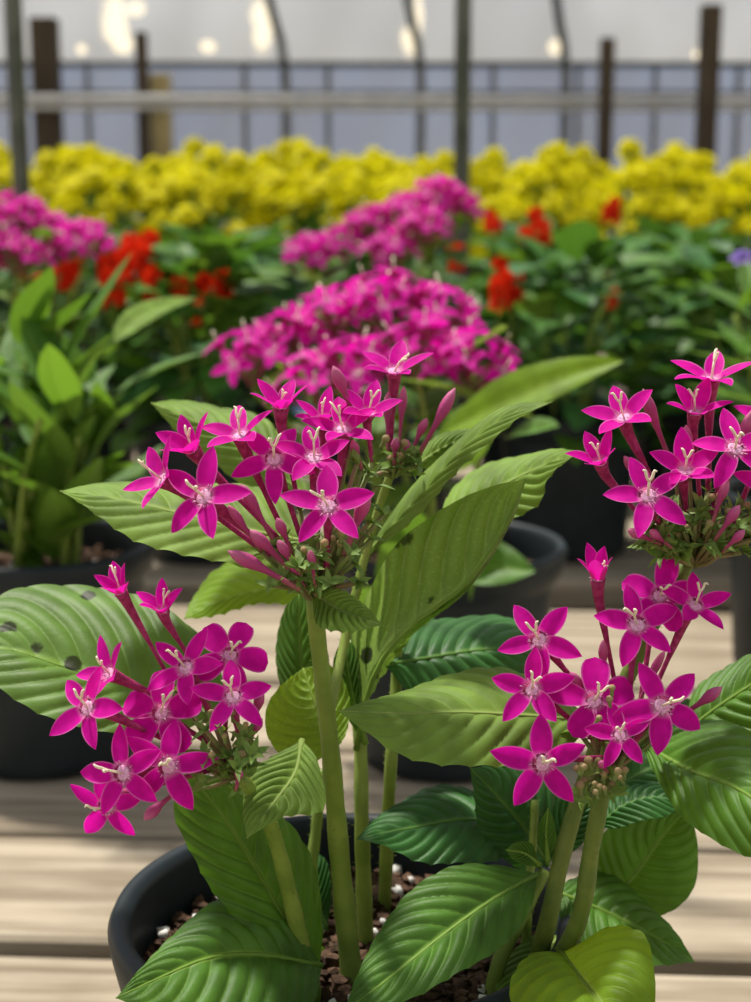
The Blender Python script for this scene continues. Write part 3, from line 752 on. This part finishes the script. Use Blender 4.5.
# ------------------------------------------------------------------ bedding plants behind: dense foliage crown, few flower heads
def foliage_mesh(seed, rx, h, n, ll, lw, mats, z0=.14, up=.4):
    rnd = random.Random(seed); mb = MB()
    base = [leaf_mesh('l', 1, lw, .4, mats[0], nu=7, nw=2, seed=seed+i) for i in range(3)]
    for i in range(n):
        a = i*2.4+rnd.uniform(-.3, .3); q = rnd.random(); z = z0+h*q
        r = rx*math.sqrt(max(.05, 1-(q-.35)**2*1.5))*rnd.uniform(.35, .85)
        T = Matrix.Translation((r*math.cos(a), r*math.sin(a), z)) @ leaf_dir(a+rnd.uniform(-.7, .7), rnd.uniform(-.3, up+q*.5), rnd.uniform(-.4, .4)) @ sc4(ll*rnd.uniform(.7, 1.25))
        b = base[i % 3]
        mb.add([T @ Vector(v) for v in b.v], b.f, b.uv, i % len(mats))
    for i in range(7):
        a = i*.9; e = Vector((rx*.6*math.cos(a), rx*.6*math.sin(a), z0+h*.8))
        tube(mb, catmull([Vector((e.x*.3, e.y*.3, SOILZ-BENCH-.004)), e*.5+Vector((0, 0, z0*.6)), e], 6), .0022, 5, len(mats))
    return mb.mesh('foliage', [M[m] for m in mats]+[M['stem']])
FOL = [foliage_mesh(100+i, .095, .19, 130, .066, .62, ['leaf_far', 'leaf_dark', 'leaf']) for i in range(3)]
FOLY = [foliage_mesh(200+i, .085, .20, 150, .05, .32, ['leaf_far', 'leaf_far_light', 'leaf'], up=.9) for i in range(3)]

def red_head(seed):
    rnd = random.Random(seed); mb = MB()
    for k in range(20):
        z = rnd.uniform(-.012, .034); a = rnd.uniform(0, 6.28); d = Vector((math.cos(a), math.sin(a), rnd.uniform(-.1, .7))).normalized()
        p = d*.008+Vector((0, 0, z)); X, Y = frame_for(d)
        for j in range(4): petal(mb, p, d, X, Y, j*1.57+a, .001, .013, .0042, .5, -.4, .6, 0, 4, 1)
        tube(mb, [Vector((0, 0, z)), p], [.0012, .0016], 4, 0)
    tube(mb, [Vector((0, 0, -.07)), Vector((0, 0, .032))], [.0016, .001], 5, 1)
    return mb.mesh('flower_spike', [M['petal_red'], M['stem']])
RH = [red_head(i) for i in range(3)]
def yellow_head(seed):
    rnd = random.Random(seed); mb = MB()
    for k in range(16):
        e = math.acos(1-(k+.5)/16*.95); a = k*2.4
        d = Vector((math.sin(e)*math.cos(a), math.sin(e)*math.sin(a), math.cos(e)*1.1)); p = d*.026*rnd.uniform(.8, 1.15)
        dn = (d.normalized()+Vector((0, 0, .3))).normalized(); X, Y = frame_for(dn)
        for j in range(6): petal(mb, p, dn, X, Y, j*1.047+k, .002, .013, .0052, .35, -.3, .5, 0, 4, 1)
        tube(mb, [Vector((0, 0, -.02)), p], [.001, .0022], 4, 1)
    tube(mb, [Vector((0, 0, -.10)), Vector((0, 0, -.015))], [.002, .0016], 5, 1)
    return mb.mesh('flower_head', [M['petal_yellow'], M['stem']])
YH = [yellow_head(i) for i in range(3)]

def bedding(x, y, seed, label, group, reds=(), s=1.0, fol=None, cat='potted plant', name='potted_salvia'):
    t = potted(name, x, y, label, cat, group, rz=0)
    f = (fol or FOL)[seed % 3]
    link('foliage', f, t, Matrix.Rotation(seed*1.3, 4, 'Z') @ Matrix.Diagonal((s, s, s, 1)))
    rnd = random.Random(seed)
    for p in reds:
        q = at(*p[:3])-Vector(t.location)
        link('flower_spike', RH[rnd.randrange(3)], t, Matrix.Translation(q) @ Matrix.Rotation(rnd.uniform(0, 6), 4, 'Z') @ sc4(p[3] if len(p) > 3 else .7))
    return t
G = 'bedding plants on the middle bench'
# nearer middle row
bedding(-.19, 1.70, 1, 'red-flowered bedding plant right of the left pentas, big scarlet spikes on top', G,
        [(124, 284, 1.64, .95), (140, 270, 1.66, .9), (154, 296, 1.64, .8), (114, 296, 1.62, .8), (150, 256, 1.70, .7), (180, 302, 1.62), (132, 258, 1.68, .7), (108, 280, 1.64), (224, 296, 1.66, .7), (205, 296, 1.66, .6), (70, 286, 1.66, .7)])
bedding(.215, 1.71, 2, 'dark leafy bedding plant right of the far magenta pentas, scarlet spikes at its left', G,
        [(500, 278, 1.70, .6), (512, 295, 1.66, .8), (498, 302, 1.64, .6)], .98)
bedding(.40, 1.74, 3, 'dark heart-leaved bedding plant behind the right flower head, no open flowers', G, [], .95)
bedding(.60, 1.70, 4, 'dark leafy bedding plant cut by the right frame edge', G, [])
bedding(-.62, 1.72, 5, 'dark leafy bedding plant cut by the left frame edge', G, [])
# second middle row
xs = [-.60, -.40, -.19, .0, .21, .42, .64]
reds2 = [[(42, 298, 2.0), (30, 296, 2.02)], [(66, 278, 2.05), (58, 284, 2.0), (75, 280, 2.1)], [(222, 286, 2.05), (204, 290, 2.06), (226, 292, 2.0), (196, 318, 1.98)],
         [(258, 300, 2.05), (262, 310, 2.0)], [(535, 228, 2.1, .7), (542, 246, 2.05, .8), (526, 246, 2.05, .7), (456, 264, 2.0)], [(612, 310, 1.98)], []]
words = ['small scarlet flowers, second middle row, leftmost', 'scarlet flowers, second middle row, behind the left pentas', 'scatter of scarlet flowers, behind the big red-spiked plant',
         'two small scarlet flowers, behind the far magenta pentas', 'upright scarlet spike, right of the centre steel post', 'one faint red flower, right of the scarlet spikes',
         'plain dark leaves, second middle row, rightmost']
for i, x in enumerate(xs):
    bedding(x, 2.08+.03*(i % 2), 10+i, 'blurred bedding plant with '+words[i], G, reds2[i], .97)
xs = [-.66, -.42, -.2, .02, .25, .48, .7]
reds3 = [[], [], [(228, 252, 2.5), (265, 254, 2.5)], [], [(490, 230, 2.5), (495, 236, 2.48)], [(614, 217, 2.5), (608, 220, 2.5)], []]
words = ['leftmost of the low green row below the yellow flowers', 'second from left in the low green row below the yellow flowers', 'two faint red dots, low green row below the yellow flowers',
         'low green row, hidden behind the far magenta pentas', 'one red spike, low green row right of the steel post', 'one red dot, low green row below the right yellow flowers', 'rightmost of the low green row below the yellow flowers']
for i, x in enumerate(xs):
    bedding(x, 2.50+.03*(i % 2), 30+i, 'blurred green bedding plant, '+words[i], G, reds3[i], .92)

# yellow rows
ords = ['first', 'second', 'third', 'fourth', 'fifth', 'sixth', 'seventh', 'eighth', 'ninth', 'tenth', 'eleventh']
def yellow(x, y, seed, label, s=1.0):
    t = potted('potted_yellow_flower', x, y, label, 'potted plant', 'yellow flowering plants on the far bench')
    link('foliage', FOLY[seed % 3], t, Matrix.Rotation(seed*1.1, 4, 'Z') @ Matrix.Diagonal((1, 1, .95*s, 1)))
    rnd = random.Random(seed)
    for k in range(21):
        a = k*2.4+seed; q = math.sqrt((k+.5)/21)*.124
        z = .412*s-.16*(q/.125)**2*rnd.uniform(.3, 1.1)+rnd.uniform(-.03, .03)
        link('flower_head', YH[rnd.randrange(3)], t, Matrix.Translation((q*math.cos(a), q*math.sin(a), z)) @ Matrix.Rotation(rnd.uniform(-.3, .3), 4, 'X') @ sc4(rnd.uniform(.68, 1.05)))
for r, (y, half, n) in enumerate(((3.22, .78, 8), (3.52, .86, 8), (3.84, .95, 9), (4.16, 1.03, 9))):
    rw = ['front', 'second', 'third', 'back'][r]
    for i in range(n):
        x = -half+2*half*i/(n-1)+random.uniform(-.02, .02)
        yellow(x, y+random.uniform(-.03, .03), r*20+i, f'blurred yellow-flowered plant, {rw} yellow row on the far bench, {ords[i]} from the left', 1.0+random.uniform(-.05, .05)-.02*(r == 0)+.022*r)

# ------------------------------------------------------------------ benches
def bench(name, label, y0, y1, nsl, rot, x0=-1.6, x1=1.6, gaps=None):
    cx, cy = 0, (y0+y1)/2
    t = empty(name, (cx, cy, 0), label, 'bench', None, rot)
    if gaps is None:
        w = (y1-y0)/nsl; gaps = [(y0+w*i, y0+w*(i+1)-.012) for i in range(nsl)]
    for a, b in gaps:
        mb = MB(); box(mb, (x0, a-cy, BENCH-.032), (x1, b-cy, BENCH-.0005), 0, .003); mb.build('slat', [M['bench']], t, smooth=False)
    for x in (x0+.15, 0, x1-.15):
        mb = MB(); box(mb, (x-.02, y0-cy+.02, BENCH-.13), (x+.02, y1-cy-.02, BENCH-.0325), 0, .003); mb.build('bearer', [M['post_wood']], t, smooth=False)
        for yy in (y0-cy+.06, y1-cy-.06):
            mb = MB(); box(mb, (x-.045, yy-.045, 0), (x+.045, yy+.045, BENCH-.1305), 0, .004); mb.build('leg', [M['post_wood']], t, smooth=False)
    return t
g1 = [(.18, .325), (.337, .482), (.494, .626), (.636, .773), (.793, .927), (.938, 1.085), (1.095, 1.235), (1.250, 1.475)]
bench('plank_bench', 'weathered pale plank bench under the front magenta pentas', .18, 1.475, 8, R(-3.2), gaps=g1)
bench('plank_bench', 'shaded plank bench in the middle under the red-flowered bedding plants', 1.575, 2.72, 7, 0)
bench('plank_bench', 'far plank bench under the yellow-flowered plants', 3.02, 4.42, 9, 0)

# ------------------------------------------------------------------ greenhouse
def pipe(name, pts, r, mat, label, cat, group=None):
    P = catmull(pts, 24 if len(pts) > 2 else 2); mb = MB(); tube(mb, P, r, 14)
    return tag(mb.build(name, [M[mat]]), label, cat, group)
def px_x(px, y, z=1.52): return (px-375.5)/FPX*(y*math.cos(PITCH)-(z-CAM.z)*math.sin(PITCH))
def zx(py, y): # height seen at image row py at distance y
    a = PITCH+math.atan((py-501)/FPX); return CAM.z-y*math.tan(a)

def steel_post(px, y, label, r=.0150):
    t = empty('steel_post', (px_x(px, y*1.0), y, 0), label, 'post')
    mb = MB(); lathe(mb, [(0, 0), (r, 0), (r, 2.6), (r*.8, 2.61), (0, 2.61)], 20); mb.build('pole', [M['galv']], t)
    mb = MB(); lathe(mb, [(r+.0005, .0), (.05, .0), (.05, .006), (r+.006, .010), (r+.004, .05), (r+.0005, .05)], 24); mb.build('foot_flange', [M['galv']], t)
steel_post(464, 2.87, 'grey steel pipe post rising behind the far magenta pentas, near picture centre')
steel_post(11, 2.87, 'grey steel pipe post at the left frame edge', .0165)

def wood_post(px, y, w, top, label, mat='post_wood', cap=False):
    t = empty('wooden_post', (px_x(px, y), y, 0), label, 'post', 'wooden posts along the greenhouse wall')
    z = zx(top, y); h = w/2
    mb = MB(); box(mb, (-h, -h, 0), (h, h, z), 0, .004); mb.build('post_shaft', [M[mat]], t, smooth=False)
    if cap:
        mb = MB(); box(mb, (-h*.7-h*.55, -h*.6, z-.30), (-h, h*.6, z-.06), 0, .003); mb.build('cleat', [M[mat]], t, smooth=False)
wood_post(46, 5.55, .088, 18, 'thick brown wooden post at upper left, beside the left steel post')
wood_post(142, 5.55, .040, 32, 'thin dark wooden post at upper left, left of the pale yellow post')
wood_post(160, 5.62, .070, 74, 'short pale yellow wooden post at upper left', 'post_pale')
wood_post(607, 5.22, .045, 38, 'slim brown wooden post right of the centre steel post')
wood_post(709, 5.22, .062, 5, 'tall brown wooden post at upper right')

pipe('wall_rail', [(-5.0, 5.80, zx(63, 5.8)), (5.0, 5.80, zx(66, 5.8))], .011, 'galv_dark', 'dark horizontal rail high on the plastic greenhouse wall', 'rail')
pipe('wall_rail', [(-5.0, 5.80, zx(91, 5.8)), (5.0, 5.80, zx(93, 5.8))], .006, 'galv_dark', 'thin dark horizontal rail just above the pale pipes', 'rail')
pipe('metal_pipe', [(-5.0, 5.42, zx(97, 5.42)), (5.0, 5.42, zx(101, 5.42))], .015, 'galv_bright', 'upper of the two pale metal pipes running across the posts', 'pipe')
pipe('metal_pipe', [(-5.0, 5.42, zx(106, 5.42)), (5.0, 5.42, zx(110, 5.42))], .010, 'galv_bright', 'lower thinner one of the two pale metal pipes', 'pipe')

# film wall with hoops
WY = 5.9
hoops = [(-65, 'trim_1'), (88, 'trim_2'), (245, 'trim_3'), (285, 'trim_4'), (328, 'trim_5'), (420, 'trim_6'), (493, 'trim_7'), (565, 'trim_8'), (578, 'trim_9'), (655, 'trim_10'), (738, 'trim_11'), (820, 'trim_12')]
thick = (285, 420, 565)
for px, nm in hoops:
    x = px_x(px, WY); r = .017 if px in thick else .010
    pts = [(x, WY-.02, 0), (x, WY-.02, 1.0), (x, WY-.02, zx(66, WY)), (x-(.05 if px in thick else 0), WY-.10, zx(0, WY)), (x-(.14 if px in thick else 0), WY-.45, 2.35)]
    if px not in thick: pts = pts[:3]
    mb = MB(); tube(mb, catmull(pts, 30), r, 10); tag(mb.build(nm, [M['galv']]), kind='structure')

def film_mesh(x0, x1):
    mb = MB(); zs = [0+.05*i for i in range(34)]
    prof = [(WY, z) for z in zs if z < zx(66, WY)]
    zt = zx(66, WY); prof.append((WY, zt))
    for k in range(1, 16):
        a = k/15; prof.append((WY-.55*a*a, zt+1.15*a))
    n = 200; vs = []; us = []
    for i in range(n+1):
        x = x0+(x1-x0)*i/n
        for j, (y, z) in enumerate(prof):
            q = .010*math.sin(x*9+z*2)+.006*math.sin(x*23-z*7)
            vs.append((x, y+q+.012, z)); us.append((i/n, j/len(prof)))
    k = len(prof)
    fs = [(i*k+j, (i+1)*k+j, (i+1)*k+j+1, i*k+j+1) for i in range(n) for j in range(k-1)]
    mb.add(vs, fs, us); return mb
nt = NT('greenhouse_film')
tc = nt.n('ShaderNodeTexCoord'); sp = nt.n('ShaderNodeSeparateXYZ'); nt.l(tc.outputs['Object'], sp.inputs[0])
n1 = nz(nt, 1.6, 4); n2 = nz(nt, 16, 3)
glint_mask = None  # see-through spots shaped to imitate sun glints on the film
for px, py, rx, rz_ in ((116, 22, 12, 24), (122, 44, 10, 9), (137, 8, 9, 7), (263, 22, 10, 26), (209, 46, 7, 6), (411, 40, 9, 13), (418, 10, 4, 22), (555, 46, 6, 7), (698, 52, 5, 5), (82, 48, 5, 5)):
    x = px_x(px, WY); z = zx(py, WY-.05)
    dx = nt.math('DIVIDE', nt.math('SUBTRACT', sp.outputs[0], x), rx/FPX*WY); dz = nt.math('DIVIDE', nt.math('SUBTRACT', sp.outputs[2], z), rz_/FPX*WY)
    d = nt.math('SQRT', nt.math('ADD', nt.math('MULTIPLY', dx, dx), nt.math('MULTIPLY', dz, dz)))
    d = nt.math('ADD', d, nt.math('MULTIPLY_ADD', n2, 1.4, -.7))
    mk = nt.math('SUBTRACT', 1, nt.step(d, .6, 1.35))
    glint_mask = mk if glint_mask is None else nt.math('MAXIMUM', glint_mask, mk)
df = nt.n('ShaderNodeBsdfDiffuse'); tr = nt.n('ShaderNodeBsdfTranslucent'); tp = nt.n('ShaderNodeBsdfTransparent'); gl = nt.n('ShaderNodeBsdfGlossy', _Roughness=.35)
upc = nt.mix(nt.step(n1, .35, .65), (.37, .42, .52), (.47, .52, .62))
loc = nt.mix(nt.step(n1, .35, .65), (.075, .155, .36), (.11, .205, .43))      # the roll-up side curtain below the rail is bluer film
col = nt.mix(nt.math('GREATER_THAN', sp.outputs[2], zx(66, WY)), loc, upc)
nt.l(col, df.inputs[0]); nt.l(col, tr.inputs[0])
m1 = nt.n('ShaderNodeMixShader', _Fac=.55); nt.l(df.outputs[0], m1.inputs[1]); nt.l(tr.outputs[0], m1.inputs[2])
m2 = nt.n('ShaderNodeMixShader', _Fac=.06); nt.l(m1.outputs[0], m2.inputs[1]); nt.l(gl.outputs[0], m2.inputs[2])
m3 = nt.n('ShaderNodeMixShader'); nt.l(nt.math('MULTIPLY_ADD', glint_mask, .80, .12), m3.inputs[0]); nt.l(m2.outputs[0], m3.inputs[1]); nt.l(tp.outputs[0], m3.inputs[2])
nt.l(m3.outputs[0], nt.out.inputs[0]); M['film'] = nt.mat
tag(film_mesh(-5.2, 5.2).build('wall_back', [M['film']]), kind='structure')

mb = MB(); mb.add([(-12, -6, 0), (12, -6, 0), (12, 30, 0), (-12, 30, 0)], [(0, 1, 2, 3)])
tag(mb.build('floor', [M['gravel']]), kind='structure')

# ------------------------------------------------------------------ light
w = bpy.data.worlds.new('sky'); sc.world = w; w.use_nodes = True
t = w.node_tree; t.nodes.clear()
out = t.nodes.new('ShaderNodeOutputWorld'); bg = t.nodes.new('ShaderNodeBackground')
sky = t.nodes.new('ShaderNodeTexSky'); sky.sky_type = 'NISHITA'; sky.sun_disc = False
sky.sun_elevation = R(66); sky.sun_rotation = R(-38); sky.dust_density = 3.0; sky.air_density = 1.0
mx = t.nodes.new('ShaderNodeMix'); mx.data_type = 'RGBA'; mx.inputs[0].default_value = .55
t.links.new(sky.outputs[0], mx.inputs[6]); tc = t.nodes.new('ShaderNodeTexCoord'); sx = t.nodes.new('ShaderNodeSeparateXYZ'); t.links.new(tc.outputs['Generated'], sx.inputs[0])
rp = t.nodes.new('ShaderNodeValToRGB'); t.links.new(sx.outputs[2], rp.inputs[0])      # warm haze added low in the sky to feed film glints and frontal fill
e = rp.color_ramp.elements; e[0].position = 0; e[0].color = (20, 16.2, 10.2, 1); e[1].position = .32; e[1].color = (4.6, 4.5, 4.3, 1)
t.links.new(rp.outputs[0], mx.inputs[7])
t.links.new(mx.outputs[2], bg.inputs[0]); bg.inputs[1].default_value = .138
t.links.new(bg.outputs[0], out.inputs[0])
sun = bpy.data.lights.new('sun', 'SUN'); sun.energy = 6.0; sun.angle = R(5); sun.color = (1, .95, .86)
so = bpy.data.objects.new('sun', sun); C.objects.link(so)
AZ, EL = R(-38), R(66)           # azimuth from +Y towards -X, elevation
sd = Vector((math.sin(AZ)*math.cos(EL), math.cos(AZ)*math.cos(EL), math.sin(EL)))
so.rotation_euler = (-sd).to_track_quat('-Z', 'Y').to_euler(); so.location = sd*8

# ------------------------------------------------------------------ camera
cd = bpy.data.cameras.new('camera'); co = bpy.data.objects.new('camera', cd); C.objects.link(co)
co.location = CAM; co.rotation_euler = (math.pi/2-PITCH, 0, 0)
cd.sensor_fit = 'VERTICAL'; cd.sensor_height = 36; cd.lens = FPX/1002*36
cd.clip_start = .01; cd.dof.use_dof = True; cd.dof.focus_distance = .503; cd.dof.aperture_fstop = 12.0
sc.camera = co
sc.view_settings.view_transform = 'Standard'; sc.view_settings.look = 'None'
sc.view_settings.gamma = 1; sc.view_settings.use_curve_mapping = False; sc.view_settings.exposure = 0.0
